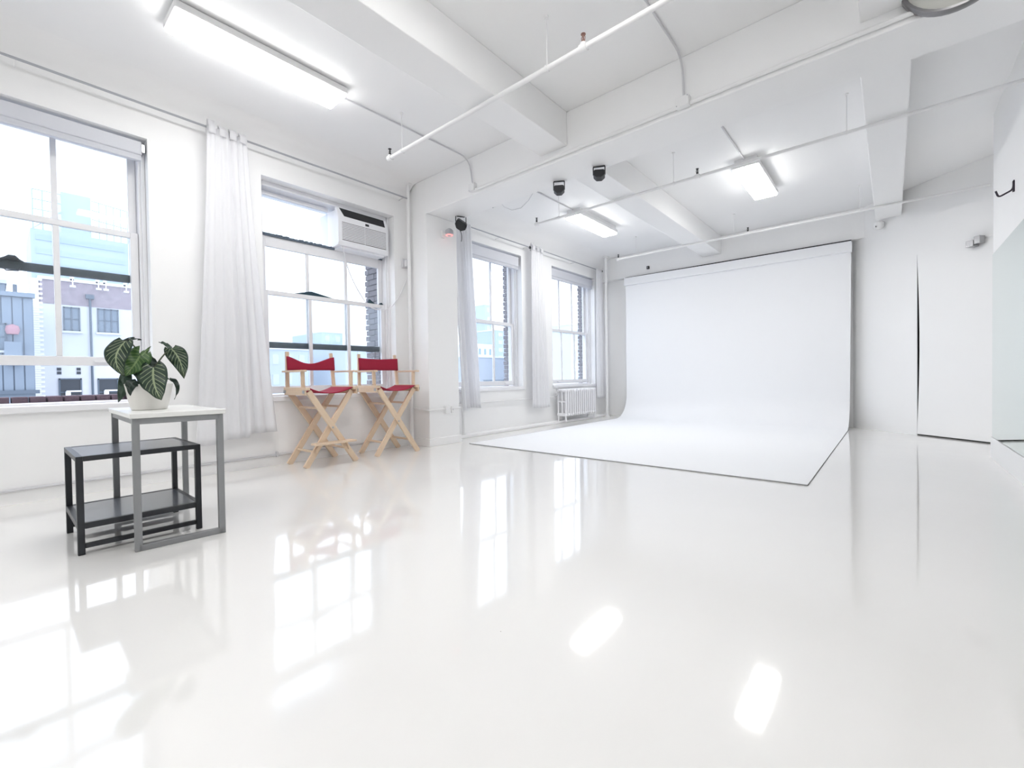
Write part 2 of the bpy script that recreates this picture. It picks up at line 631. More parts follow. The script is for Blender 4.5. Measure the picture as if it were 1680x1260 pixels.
# ------------------------------------------------------------------ windows
def sash(name, parent, x, y0, y1, z0, z1, top, bot, shaded_bottom=False, mats=(M_SASH, M_SASHSHADE), th=.045):
    mb = MB()
    st, mu = .062, .042
    a, b = x - th / 2, x + th / 2
    mb.box(a, b, y0, y0 + st, z0, z1)
    mb.box(a, b, y1 - st, y1, z0, z1)
    mb.box(a, b, y0 + st, y1 - st, z1 - top, z1)
    mb.box(a, b, y0 + st, y1 - st, z0, z0 + bot, 1 if shaded_bottom else 0)
    pw = (y1 - y0 - 2 * st - 2 * mu) / 3
    ys = [y0 + st + i * (pw + mu) for i in range(3)]
    for yy in ys[:2]:
        mb.box(a + .006, b - .006, yy + pw, yy + pw + mu, z0 + bot, z1 - top)
    o = mb.build(name, list(mats), parent, bevel=.005)
    for yy in ys:
        MB().box(x - .004, x + .004, yy - .004, yy + pw + .004, z0 + bot - .004, z1 - top + .004).build('pane', M_GLASS, o)
    return o


WLAB = ['tall sash window with the lower sash raised, behind the plant',
        'sash window with the air conditioner in its top',
        'sash window beyond the pillar, half hidden by a grey curtain',
        'far sash window above the radiator']
wins = []
for i, (y0, y1) in enumerate(WIN):
    wn_ = thing('window_%d' % (i + 1), (-5.78, (y0 + y1) / 2, ZB), WLAB[i], kind='structure')
    wins.append(wn_)
    mb = MB()
    for yy in (y0, y1 - .055):
        mb.box(-5.88, -5.70, yy, yy + .055, ZB, ZT)
    mb.box(-5.70, -5.675, y0, y0 + .035, ZB, ZT)
    mb.box(-5.70, -5.675, y1 - .035, y1, ZB, ZT)
    mb.box(-5.88, -5.68, y0 + .055, y1 - .055, ZT - .06, ZT)
    mb.build('window_frame', M_TRIM, wn_, bevel=.005)
    mb = MB()
    mb.box(-5.72, XW + .03, y0 - .02, y1 + .02, ZB - .045, ZB + .012)
    mb.box(-6.02, -5.72, y0, y1, ZB - .02, ZB + .03)
    mb.build('window_sill', M_TRIM, wn_, bevel=.006)
    a, b = y0 + .058, y1 - .058
    if i == 0:
        lo, up = (1.165, 2.49), (2.0, 3.33)
    elif i == 1:
        lo, up = (.845, 2.10), (1.405, 2.775)
    else:
        lo, up = (.845, 2.065), (2.01, 3.33)
    sash('lower_sash', wn_, -5.755, a, b, lo[0], lo[1], .055, .085)
    sash('upper_sash', wn_, -5.815, a, b, up[0], up[1], .13 if i == 1 else .06, .075, shaded_bottom=(i < 2))
    for yy in ((b - .30, a + .35) if i else (b - .35,)):
        MB().box(-5.73, -5.70, yy, yy + .14, lo[0] + .03, lo[0] + .05).build('sash_lift', M_TRIM, wn_, bevel=.004)

# fittings of window 1: sash lock and pull ring on the dark meeting rail
mb = MB()
mb.add([(x, yy, z) for x in (-5.80, -5.77) for yy, z in ((.05, 2.075), (.09, 2.10), (.11, 2.118), (.15, 2.118), (.18, 2.085), (.20, 2.075))], [(0, 1, 2, 3, 4, 5), (11, 10, 9, 8, 7, 6)] + [(i, (i + 1) % 6, (i + 1) % 6 + 6, i + 6) for i in range(6)])
mb.tube([at(4, 438, X=-5.785), at(10, 443, X=-5.785), at(30, 444, X=-5.785), at(33, 439, X=-5.785)], .006, 6)
tag(mb.build('sash_lock', M_BLACK, wins[0]), 'black sash lock on the dark meeting rail')
# window 2: clear panel beside the air conditioner, dark strip on the lowered sash, wedges on the meeting rail
mb = MB()
y0, y1 = WIN[1][0] + .06, 3.0
mb.box(-5.84, -5.80, y0, y0 + .04, 2.79, 3.32)
mb.box(-5.84, -5.80, y0, y1, 3.27, 3.32)
pf = mb.build('panel_frame', M_SASH, wins[1], bevel=.004)
MB().box(-5.823, -5.817, y0 + .03, y1, 2.785, 3.28).build('pane', M_GLASS, pf)
mb = MB()
yy = WIN[1][0] + .07
while yy < WIN[1][1] - .08:
    mb.box(-5.80, -5.775, yy, yy + .012, 2.775, 2.80 + random.uniform(0, .012))
    yy += .02
mb.box(-5.81, -5.77, WIN[1][0] + .06, WIN[1][1] - .06, 2.774, 2.787)
tag(mb.build('draught_strip', mat('blue_grey_foam', (.11, .14, .18), .9), wins[1]), 'blue-grey bristle strip along the top of the lowered sash')
mb = MB()
for a_, pk, b_, zz in ((2.50, 2.72, 3.02, .055), (3.55, 3.57, 3.66, .06), (3.72, 3.77, 3.80, .03)):
    mb.add([(x, yy, z) for x in (-5.775, -5.74) for yy, z in ((a_, 2.10), (pk, 2.10 + zz), (b_, 2.10))],
           [(0, 1, 2), (5, 4, 3), (0, 3, 4, 1), (1, 4, 5, 2), (2, 5, 3, 0)])
tag(mb.build('packing_wedge', mat('dark_teal_foam', (.03, .06, .08), .9), wins[1]), 'dark teal wedges on the meeting rail')

# roller shades
SL = ['white roller shade rolled up at the head of the window behind the plant',
      'white roller shade at the head of the window beyond the pillar',
      'white roller shade at the head of the window above the radiator']
for k, (wi, zb) in enumerate(((0, 3.175), (2, 3.12), (3, 3.13))):
    y0, y1 = WIN[wi]
    root = thing('roller_shade', (-5.62, (y0 + y1) / 2, zb), SL[k], 'roller shade', 'roller shades')
    MB().box(-5.655, -5.585, y0 + .015, y1 - .035, zb + .055, ZT - .03).build('valance', M_SHADE, root, bevel=.012)
    MB().box(-5.63, -5.60, y0 + .02, y1 - .04, zb + .015, zb + .06).build('shade_cloth', M_SHADE, root)
    MB().box(-5.64, -5.59, y0 + .02, y1 - .04, zb, zb + .02).build('hem_bar', M_SHADE, root, bevel=.004)
    MB().box(-5.66, -5.60, y1 - .033, y1 - .012, zb + .09, ZT - .05).build('end_bracket', M_CHROME, root)


# ------------------------------------------------------------------ lights
def lamp(x0, x1, y0, y1, zb, zt, label, led=None):
    root = thing('ceiling_light', ((x0 + x1) / 2, (y0 + y1) / 2, zb), label, 'ceiling light', 'ceiling light panels')
    mb = MB()
    mb.box(x0 + .03, x1 - .03, y0 + .03, y1 - .03, zt - .02, ZC)
    mb.build('mounting_box', M_LEDH, root)
    mb = MB()
    mb.box(x0, x1, y0, y1, zb + .028, zt)
    mb.build('housing', M_LEDH, root, bevel=.012)
    MB().box(x0 + .012, x1 - .012, y0 + .012, y1 - .012, zb, zb + .03).build('diffuser', led or M_LED, root, bevel=.012)


lamp(-4.43, -4.09, .945, 2.35, 3.80, 3.89, 'long glowing ceiling light panel above the near window bay')
lamp(-4.35, -4.03, 6.57, 7.95, 3.745, 3.83, 'glowing ceiling light panel nearest the far windows', M_LED2)
lamp(-1.655, -1.32, 6.60, 7.93, 3.745, 3.83, 'glowing ceiling light panel between the two far beams', M_LED2)
lamp(-1.65, -1.31, .945, 2.35, 3.80, 3.89, 'unseen ceiling light panel added above the middle of the studio')  # not visible from the camera, added to brighten the room
lamp(.38, .72, .6, 2.0, 3.80, 3.89, 'unseen ceiling light panel added between the last beam and the mirror wall')  # added overhead to lift the right side of the room
lamp(1.9, 2.24, 4.4, 5.8, 3.80, 3.89, 'unseen ceiling light panel added in the passage behind the mirror wall')  # invented passage lamp, there to brighten the right floor and angled wall
lamp(-4.43, -4.09, -3.0, -1.6, 3.80, 3.89, 'unseen ceiling light panel added behind the camera by the windows')  # unseen panel added as extra light from behind
lamp(-1.65, -1.31, -3.0, -1.6, 3.80, 3.89, 'unseen ceiling light panel added behind the camera by the mirror wall')  # second unseen panel added for brightness


# ------------------------------------------------------------------ sprinkler pipes
def head(mb, x, y, z):
    mb.lathe((x, y, z), [(.014, 0), (.014, .02), (.008, .025), (.006, .05), (.006, .065)], 10)
    mb.tube([(x - .012, y, z + .02), (x - .016, y, z + .045), (x, y, z + .07)], .003, 5)
    mb.tube([(x + .012, y, z + .02), (x + .016, y, z + .045), (x, y, z + .07)], .003, 5)
    mb.lathe((x, y, z + .068), [(.019, 0), (.019, .004)], 12)


def sprinkler(xa, xb, y, z, hang, heads, label, rad=.019):
    root = thing('sprinkler_pipe', (xa, y, z), label, 'pipe', 'sprinkler pipes under the ceiling')
    mb = MB()
    mb.tube([(xa, y, z), (xb, y, z)], rad, 14)
    mb.build('pipe', M_PIPE, root, smooth=True)
    for x in hang:
        mb = MB()
        mb.tube([(x, y, z + rad), (x, y, ZC - .005)], .0045, 6)
        mb.lathe((x, y, z), [(rad + .006, -.008), (rad + .006, .008)], 12, 'x')
        mb.lathe((x, y, ZC - .012), [(.02, 0), (.02, .012)], 12)
        mb.build('hanger', M_PIPE, root, smooth=True)
    for x, big in heads:
        mb = MB()
        mb.tube([(x, y, z), (x, y, z + rad + .012)], rad * (1.3 if big else 1.0), 12)
        mb.lathe((x, y, z), [(rad + .009, -.03), (rad + .009, .03)], 14, 'x')
        fit = mb.build('pipe_fitting', M_PIPE, root, smooth=True)
        mb = MB()
        head(mb, x, y, z + rad + .01)
        mb.build('sprinkler_head', M_BRASS if big else M_BLACK, fit, smooth=True)


sprinkler(-4.30, XR, 2.96, 3.487, (-4.06, -2.11), ((-4.29, 0), (-1.77, 1)), 'white sprinkler pipe nearest the camera, ending over the near window bay', .021)
sprinkler(-4.42, XR, 5.84, 3.50, (-3.97, -2.16, -.35), ((-4.41, 0), (-1.86, 0)), 'white sprinkler pipe just beyond the deep beam', .018)
sprinkler(-4.47, 1.02, 8.80, 3.505, (-4.05, -2.17, -.365), ((-4.46, 0), (-1.94, 0)), 'white sprinkler pipe nearest the backdrop', .018)


# ------------------------------------------------------------------ standpipes
def standpipe(x, y, label, rad=.03, flange=True, zt=ZC):
    root = thing('vertical_pipe', (x, y, 0), label, 'pipe', 'vertical white pipes')
    MB().tube([(x, y, 0), (x, y, zt)], rad, 16).build('pipe', M_PIPE, root, smooth=True)
    if flange:
        MB().lathe((x, y, zt - .03), [(rad + .01, -.012), (rad + .035, 0), (rad + .035, .03)], 18).build('flange', M_PIPE, root, smooth=True)
        MB().lathe((x, y, 0), [(rad + .03, 0), (rad + .03, .02), (rad + .006, .05)], 18).build('floor_collar', M_PIPE, root, smooth=True)


standpipe(-5.44, 4.055, 'thin white vertical pipe against the pillar by the air conditioner window', .026)
standpipe(-5.44, 5.10, 'white vertical pipe between the pillar and the grey curtain', .026)
standpipe(-5.275, 9.74, 'white vertical pipe in the far corner behind the end curtain', .032)


# ------------------------------------------------------------------ conduits
def conduit(name, label, pts, rad, m=M_PIPE, cat='conduit', rf=.08, seg=8, group=None, boxes=(), clips=()):
    root = thing(name, pts[0], label, cat, group)
    MB().tube(fillet(pts, rf), rad, seg).build('tube', m, root, smooth=True)
    for bx in boxes:
        o = MB().box(*bx).build('junction_box', M_PIPE, root, bevel=.006)
        x0, x1, y0, y1, z0, z1 = bx
        for sx_, sz_ in ((x0 + .012, z0 + .012), (x1 - .012, z1 - .012)):
            MB().lathe((sx_, y0 - .002, sz_), [(.005, 0), (.005, .004)], 8, 'y').build('screw', M_GREYROD, o)
    for c in clips:
        MB().box(*c).build('clip', m, root)
    return root


conduit('beam_conduit', 'white conduit running along the foot of the deep beam',
        [(-4.16, 4.125, 3.445), (XR, 4.125, 3.445)], .017, boxes=[(-1.49, -1.37, 4.08, 4.15, 3.42, 3.51)])
conduit('ceiling_conduit', 'thin grey conduit from the near ceiling light down the beam to its corner elbow',
        [(-4.26, 2.36, 3.885), (-4.22, 4.13, 3.885), (-4.15, 4.13, 3.46)], .008, M_PIPEG, rf=.16, boxes=[(-4.20, -4.10, 4.09, 4.15, 3.43, 3.53)], group='thin ceiling conduits')
conduit('ceiling_conduit', 'thin grey conduit crossing the near ceiling down to the beam junction box',
        [(-1.43, 2.37, 3.885), (-1.44, 4.13, 3.885), (-1.43, 4.13, 3.50)], .0095, M_PIPEG, rf=.18, group='thin ceiling conduits')
conduit('ceiling_conduit', 'short thin conduit from the beam to the light between the far beams',
        [(-1.50, 4.65, 3.885), (-1.50, 6.62, 3.885)], .010, M_PIPEG, group='thin ceiling conduits')
conduit('ceiling_conduit', 'short thin conduit to the light nearest the far windows',
        [(-4.20, 5.55, 3.885), (-4.20, 6.60, 3.885)], .010, M_PIPEG, group='thin ceiling conduits')
mb = MB()
pts = [at(808, 341, z=3.39), at(822, 334, z=3.5), at(828, 340, z=3.6), at(840, 345, z=3.7), at(855, 341, z=3.8), at(867, 329, z=3.86), at(875, 316, z=3.89)]
sm = []
for i in range(len(pts) - 1):
    sm += [pts[i].lerp(pts[i + 1], k / 4) for k in range(4)]
mb.tube(sm + [pts[-1]], .005, 6)
tag(mb.build('loose_cable', M_PIPEG, smooth=True), 'thin grey cable drooping from the ceiling beside the deep beam', 'cable')
conduit('base_conduit', 'thin grey conduit along the foot of the near window wall',
        [(-5.537, YN, .122), (-5.537, 4.0, .122)], .013, M_PIPEG, clips=[(-5.55, -5.51, .72, .74, .10, .16), (-5.55, -5.51, 2.16, 2.18, .10, .16)])
conduit('wall_conduit', 'white conduit round the pillar to an outlet box and on under the far windows',
        [(-5.52, 4.105, .56), (-5.10, 4.105, .535), (-5.09, 4.74, .54), (-5.42, 4.76, .55), (-5.515, 4.95, .56), (-5.515, 7.85, .565)], .014, M_PIPE, rf=.03)
root = thing('wall_outlet', (-5.10, 4.45, .44), 'white double outlet box on the pillar at knee height', 'outlet')
MB().box(-5.12, -5.06, 4.40, 4.48, .465, .585).build('outlet_box', M_PIPE, root, bevel=.006)
MB().box(-5.075, -5.05, 4.50, 4.55, .475, .575).build('cover_plate', M_PIPE, root, bevel=.006)
MB().box(-5.052, -5.047, 4.515, 4.535, .515, .54).build('socket', M_PIPEG, root)

# ------------------------------------------------------------------ curtain rods
def rod(x, y0, y1, z, label, double=False, finial=True):
    root = thing('curtain_rod', (x, y0, z), label, 'curtain rod', 'curtain rods')
    mb = MB().tube([(x, y0, z), (x, y1, z)], .011, 8)
    if double:
        mb.tube([(x, y0, z + .03), (x, (y0 + y1) * .5, z + .03)], .008, 8)
    mb.build('rod', M_GREYROD, root, smooth=True)
    if finial:
        MB().lathe((x, y1, z), [(.011, -.01), (.024, 0), (.024, .035), (.012, .045)], 12, 'y').build('finial', M_BLACK, root, smooth=True)
    for yy in (y0 + (y1 - y0) * .02 + .02, y0 + (y1 - y0) * .52, y1 - .05):
        MB().bar((XW, yy, z - .01), (x, yy, z), .007, .012).build('bracket', M_PIPE, root)


rod(-5.42, YN + .2, 4.02, 3.655, 'long grey curtain rod over the two near windows', True, False)
rod(-5.42, 5.14, 6.93, 3.555, 'grey curtain rod ending in a black finial over the window beyond the pillar')
rod(-5.42, 7.32, 9.78, 3.575, 'grey curtain rod with a black finial over the far window above the radiator')


# ------------------------------------------------------------------ curtains
def curtain(x, top, bot, zt, zb, folds, amp, label, seed, tabs=0, mid=None, hem=None):
    rnd = random.Random(seed)
    ph = [rnd.uniform(0, 6.28) for _ in range(6)]
    nu, nv = folds * 10, 36

    def fn(u, v):
        e = v ** 1.2
        y0 = top[0] * (1 - e) + bot[0] * e
        y1 = top[1] * (1 - e) + bot[1] * e
        uu = u + .018 * math.sin(9 * u + ph[0] + 2 * v)
        yy = y0 + (y1 - y0) * uu
        a = amp * (.55 + .45 * v) * (.75 + .25 * math.sin(u * 7 + ph[1]))
        xx = x + a * math.sin(2 * math.pi * folds * u + ph[2] + .5 * math.sin(3 * v + ph[3]))
        xx += .18 * a * math.sin(2 * math.pi * folds * 2.3 * u + ph[4])
        zlow = zb(u) if callable(zb) else zb + .012 * math.sin(5 * u + ph[5])
        return (xx, yy, zt + (zlow - zt) * v)
    root = thing('curtain', (x, (bot[0] + bot[1]) / 2, zb(0.5) if callable(zb) else zb), label, 'curtain', 'white window curtains')
    MB().grid(fn, nu, nv).build('cloth', M_CURT, root, smooth=True, thick=.005)
    for k in range(tabs):
        yy = top[0] + (top[1] - top[0]) * (k + .5) / tabs
        wv = (top[1] - top[0]) / tabs * .33
        mb = MB()
        pts = [(x + .03, zt - .07), (x + .035, zt + .0), (-5.415, zt + .05 + .03 * (k == 0)), (-5.46, zt), (-5.455, zt - .07)]
        mb.grid(lambda u, v: (lambda q0, q1, t_: (q0[0] + (q1[0] - q0[0]) * t_, yy - wv + 2 * wv * u, q0[1] + (q1[1] - q0[1]) * t_))(
            pts[min(3, int(v * 4))], pts[min(3, int(v * 4)) + 1], v * 4 - min(3, int(v * 4))), 2, 12)
        mb.build('tab', M_CURT, root, smooth=True, thick=.005)
    return root


curtain(-5.40, (1.49, 1.88), (1.34, 2.12), 3.66, lambda u: .335 if u < .3 else (.375 if u < .62 else .415), 6, .024,
        'long white curtain hanging between the two near windows', 3, tabs=4)
curtain(-5.36, (4.86, 5.28), (5.05, 5.46), 3.56, .49, 6, .035, 'greyish white curtain drawn beside the pillar', 5)
curtain(-5.40, (6.95, 7.35), (6.93, 7.52), 3.58, .375, 6, .018, 'sheer white curtain hanging between the two far windows', 8, tabs=3)
curtain(-5.40, (9.50, 9.80), (9.50, 10.0), 3.60, .47, 5, .03, 'white curtain hanging at the far corner past the radiator', 11)

# ------------------------------------------------------------------ backdrop
root = thing('paper_backdrop', (-2.7, 9.9, 0), 'wide white seamless paper backdrop sweeping from its roll onto the floor', 'backdrop')
bx0, bx1 = -4.85, -.535
mb = MB()
prof = [(9.93, 3.33), (9.93, 2.4), (9.93, 1.4), (9.93, .7)]
R_ = .55
for k in range(1, 13):
    a = math.pi / 2 * k / 12
    prof.append((9.93 - R_ * (1 - math.cos(a)), .008 + R_ * (1 - math.sin(a))))
for k in range(1, 11):
    prof.append((9.38 - (9.38 - 4.665) * k / 10, .008 + (.003 if k == 10 else 0)))
n = len(prof)
vs, fs = [], []
for k, (yy, zz) in enumerate(prof):
    t = k / (n - 1)
    for j in range(9):
        u = j / 8
        xr = bx1 - .03 * min(1, max(0, (3.33 - zz) / 3.3))
        xx = bx0 + (xr - bx0) * u
        vs.append((xx, yy, zz))
for k in range(n - 1):
    for j in range(8):
        a = k * 9 + j
        fs.append((a, a + 1, a + 10, a + 9))
mb.add(vs, fs)
sheet = mb.build('paper_sheet', M_BACK, root, smooth=True)
mb = MB()
mb.box(bx0, bx1 - .03, 4.661, 4.665, .001, .011)  # strip coloured as the shadow along the lifted paper edge
mb.box(bx1 - .030, bx1 - .027, 4.661, 9.38, .001, .010)
tag(mb.build('edge_shade_strip', M_EDGESHADE, root), 'edge of the paper on the floor, darkened to stand for its shadow')
mb = MB()
mb.add([(bx0 - .01, 9.86, 3.15), (bx1 + .01, 9.86, 3.13), (bx1 + .01, 9.94, 3.13), (bx0 - .01, 9.94, 3.15),
        (bx0 - .01, 9.86, 3.328), (bx1 + .01, 9.86, 3.298), (bx1 + .01, 9.94, 3.298), (bx0 - .01, 9.94, 3.328)],
       [(0, 3, 2, 1), (4, 5, 6, 7), (0, 1, 5, 4), (1, 2, 6, 5), (2, 3, 7, 6), (3, 0, 4, 7)])
mb.build('roll_valance', M_BACK, root, bevel=.006)
MB().tube([(bx0 - .02, 9.965, 3.325), (bx1 + .0, 9.965, 3.325)], .033, 12).build('roll_tube', M_GAPSHADE, root, smooth=True)  # roll coloured as the dark shaded gap under the beam

# ------------------------------------------------------------------ mirror and hook
root = thing('wall_mirror', (XR, 3, .24), 'large frameless greenish wall mirror above the tall skirting', 'mirror')
MB().box(XR - .012, XR - .001, -3.5, 7.43, .24, 2.315).build('mirror_glass', M_MIRROR, root)
hk = MB()
hy = 6.33
hk.tube(fillet([(XR - .002, hy, 2.80), (XR - .012, hy - .01, 2.71), (XR - .10, hy + .03, 2.672), (XR - .118, hy + .03, 2.735)], .025, 4), [.008] * 14, 8)
hk.box(XR - .014, XR, hy - .018, hy + .006, 2.69, 2.79)
tag(hk.build('wall_hook', mat('dark_purple_metal', (.03, .022, .035), .4, .3), smooth=True), 'dark metal wall hook above the mirror', 'hook')

# ------------------------------------------------------------------ small fittings on beams
root = thing('round_fixture', (.30, 4.13, 3.34), 'round metal-rimmed fixture with a grey face, cut by the top edge of the photo', 'wall fixture')
c = Vector((.33, 4.09, 3.63))
mb = MB()
nseg = 48
mb.lathe(c, [(.268, .055), (.286, .05), (.292, .035), (.292, .0), (.286, -.012), (.272, -.014), (.266, .0), (.264, .02)], nseg, 'y')
mb.build('metal_rim', mat('dark_chrome', (.22, .215, .22), .28, .9), root, smooth=True)
MB().lathe(c, [(.266, .05), (.266, .012), (.15, .004), (.01, .0)], nseg, 'y').build('face', mat('fixture_face', (.60, .60, .56), .4), root, smooth=True)

root = thing('alarm_light', (-5.10, 4.45, 3.10), 'round grey wall light with a red glowing rim on the pillar', 'wall light')
MB().box(-5.12, -5.09, 4.40, 4.455, 3.10, 3.21).build('wall_plate', M_PIPE, root, bevel=.006)
MB().lathe((-5.02, 4.48, 3.17), [(.02, -.05), (.058, -.03), (.064, .0), (.058, .035), (.03, .06), (.005, .066)], 20).build('shell', mat('alarm_grey', (.42, .42, .45), .4), root, smooth=True)
MB().lathe((-5.02, 4.48, 3.128), [(.05, 0), (.056, .012), (.058, .02)], 20).build('glow_ring', mat('red_led', (.6, .1, .1), .4, emit=(1.0, .30, .28), es=1.6), root, smooth=True)
MB().bar((-5.10, 4.44, 3.16), (-5.02, 4.48, 3.16), .03, .03).build('arm', M_PIPE, root)


def spk(c, ax, up, label, cable=False, k=1.0):
    """small black two-sided speaker pod in a bracket screwed to the beam underside"""
    c, ax = Vector(c), Vector(ax).normalized()
    up = Vector(up).normalized()
    side = ax.cross(up).normalized()
    root = thing('black_speaker', (c.x, c.y, c.z), label, 'speaker', 'small black speakers under the deep beam')
    mb = MB()
    pr = [(-.062, .03), (-.05, .042), (.05, .042), (.062, .03), (.066, -.015), (.03, -.05), (-.03, -.05), (-.066, -.015)]
    vs = [c + (side * a + up * b + ax * t) * k for t in (-.045, .045) for a, b in pr]
    m_ = len(pr)
    mb.add(vs, [tuple(range(m_)), tuple(range(m_, 2 * m_))] + [(i, (i + 1) % m_, m_ + (i + 1) % m_, m_ + i) for i in range(m_)])
    mb.build('body', M_BLACK, root, bevel=.012)
    mb = MB()
    top = BZ - .006
    for sgn in (-1, 1):
        a = c + side * (.066 * sgn * k)
        mb.tube([a, (a.x, a.y, top)], .006, 6)
    a, b = c + side * .066, c - side * .066
    mb.bar((a.x, a.y, top), (b.x, b.y, top), .02, .008)
    mb.build('bracket', M_BLACK, root)
    if cable:
        MB().tube(arc(c + up * -.06, c + Vector((.02, .02, -.14)), c + Vector((-.06, .06, -.22))), .005, 6).build('cable', M_BLACK, root, smooth=True)


spk((-4.86, 4.57, 3.275), (.55, -.6, -.5), (.45, .25, .8), 'black speaker in a bracket at the pillar end of the beam', True, 1.35)
spk((-3.10, 4.57, 3.29), (-.5, .8, -.1), (0, 0, 1), 'black speaker in the middle of the three under the beam')
spk((-2.54, 4.56, 3.30), (-.4, .8, -.2), (0, .15, 1), 'black speaker under the beam farthest from the pillar')

root = thing('black_camera', (-4.30, 9.96, 3.49), 'tiny black cube on the beam above the backdrop', 'camera')
MB().box(-4.335, -4.275, 9.95, 10.0, 3.475, 3.54).build('body', M_BLACK, root, bevel=.006)
MB().lathe((-4.305, 9.95, 3.507), [(.012, 0), (.012, -.008)], 10, 'y').build('lens', M_GREYROD, root)
root = thing('white_sensor', (-.16, 9.72, 3.40), 'small white round sensor with a dark eye below the beam end', 'sensor')
MB().lathe((-.16, 9.72, 3.53), [(.05, 0), (.05, -.02), (.075, -.03), (.075, -.10), (.05, -.13), (.01, -.14)], 20).build('shell', M_PIPE, root, smooth=True)
MB().box(-.20, -.185, 9.635, 9.655, 3.425, 3.438).build('eye', M_BLACK, root)

# ------------------------------------------------------------------ air conditioner
root = thing('air_conditioner', (-5.7, 3.42, 2.79), 'white window air conditioner with dark control strip and louvred grille', 'air conditioner')
ax0, ay0, ay1, az0, az1 = -5.60, 3.02, 3.79, 2.795, 3.31
MB().box(-6.12, ax0 - .06, ay0 + .02, ay1 - .01, az0 + .005, az1 - .02).build('cabinet', M_AC, root, bevel=.01)
mb = MB()
x1 = ax0 + .03
mb.add([(x, yy, z) for yy in (ay0, ay1) for x, z in ((ax0 - .07, az0), (x1 - .02, az0 + .005), (x1, az0 + .05), (x1, az1 - .14), (x1 - .05, az1), (ax0 - .07, az1))],
       [(0, 1, 2, 3, 4, 5), (11, 10, 9, 8, 7, 6)] + [(i, i + 6, (i + 1) % 6 + 6, (i + 1) % 6) for i in range(6)])
front = mb.build('front_housing', M_AC, root, bevel=.008)
mb = MB()
nrm = Vector((.14, 0, .05)).normalized() * .004
qa = [Vector((x1 - .008, ay0 + .09, az1 - .118)), Vector((x1 - .008, ay1 - .05, az1 - .118)), Vector((x1 - .047, ay1 - .05, az1 - .008)), Vector((x1 - .047, ay0 + .04, az1 - .008))]
mb.add([q + nrm * s_ for s_ in (-1, 1) for q in qa], [(0, 1, 2, 3), (7, 6, 5, 4), (0, 4, 5, 1), (1, 5, 6, 2), (2, 6, 7, 3), (3, 7, 4, 0)])
tag(mb.build('control_strip', M_BLACK, front, bevel=.003), 'black glossy control strip along the top')
MB().box(x1 - .004, x1 + .001, ay0 + .05, ay1 - .04, az0 + .075, az1 - .20).build('grille_recess', M_ACGR, front)
mb = MB()
nl = 12
for k in range(nl):
    z = az0 + .08 + (az1 - .205 - az0 - .08) * (k + .5) / nl
    mb.box(x1, x1 + .006, ay0 + .05, ay1 - .04, z - .0062, z + .0062)
for k in range(3):
    yy = ay0 + .05 + (ay1 - ay0 - .09) * k / 2
    mb.box(x1, x1 + .005, yy - .002, yy + .002, az0 + .075, az1 - .2)
g = mb.build('grille', M_AC, front)
MB().box(x1 - .002, x1 + .003, ay0 + .40, ay0 + .455, az1 - .175, az1 - .145).build('display', M_BLACK, front)
MB().box(-5.80, ax0 - .02, ay0 + .05, ay1 - .04, az0 - .022, az0 + .008).build('support_tray', M_AC, root, bevel=.004)
pts = [(-5.62, 3.10, 2.80), at(567, 425, X=-5.62), at(573, 446, X=-5.64), at(585, 472, X=-5.68), at(600, 496, X=-5.70), at(608, 504, X=-5.70), at(622, 508, X=-5.66),
       at(640, 505, X=-5.56), at(655, 486, X=-5.53), at(666, 462, X=-5.525), at(671, 447, X=-5.52), at(670, 441, X=-5.52)]
sm = []
P_ = [Vector(q) for q in pts]
for i in range(len(P_) - 1):
    p_, q_ = P_[i], P_[i + 1]
    pa, qb = P_[max(0, i - 1)], P_[min(len(P_) - 1, i + 2)]
    for k in range(5):
        t = k / 5
        sm.append(.5 * ((2 * p_) + (q_ - pa) * t + (2 * pa - 5 * p_ + 4 * q_ - qb) * t * t + (3 * p_ - pa - 3 * q_ + qb) * t ** 3))
MB().tube(sm + [P_[-1]], .007, 7).build('power_cord', M_CORD, root, smooth=True)
root = thing('plug_box', (-5.53, 4.0, 2.70), 'small white socket with a plug beside the vertical pipe', 'outlet')
q = at(664, 433, X=-5.53)
MB().box(-5.55, -5.51, q.y - .055, q.y + .05, q.z - .06, q.z + .07).build('socket_box', M_PIPEG, root, bevel=.005)
MB().box(-5.51, -5.47, q.y - .02, q.y + .05, q.z - .05, q.z + .05).build('plug', M_CORD, root, bevel=.006)

# ------------------------------------------------------------------ radiator
root = thing('radiator', (-5.34, 8.47, .05), 'white cast iron column radiator under the far window', 'radiator')
NSEC = 15
ry0, ry1 = 7.84, 9.12
pt = (ry1 - ry0) / NSEC


def section(feet):
    mb = MB()
    h0, h1 = .175, .705
    for x in (-5.43, -5.335, -5.24):
        mb.tube([(x, 0, h0), (x, 0, (h0 + h1) / 2), (x, 0, h1)], .024, 8)
    for z in (h0 + .01, h1 - .01):
        mb.tube([(-5.455, 0, z), (-5.445, 0, z), (-5.225, 0, z), (-5.215, 0, z)], [.02, .036, .036, .02], 8)
    mb.tube([(-5.43, 0, .46), (-5.24, 0, .46)], .02, 8)
    if feet:
        for x in (-5.42, -5.25):
            mb.tube([(x, 0, .17), (x + (.012 if x > -5.3 else -.012), 0, .052)], [.022, .016], 8)
    return mb


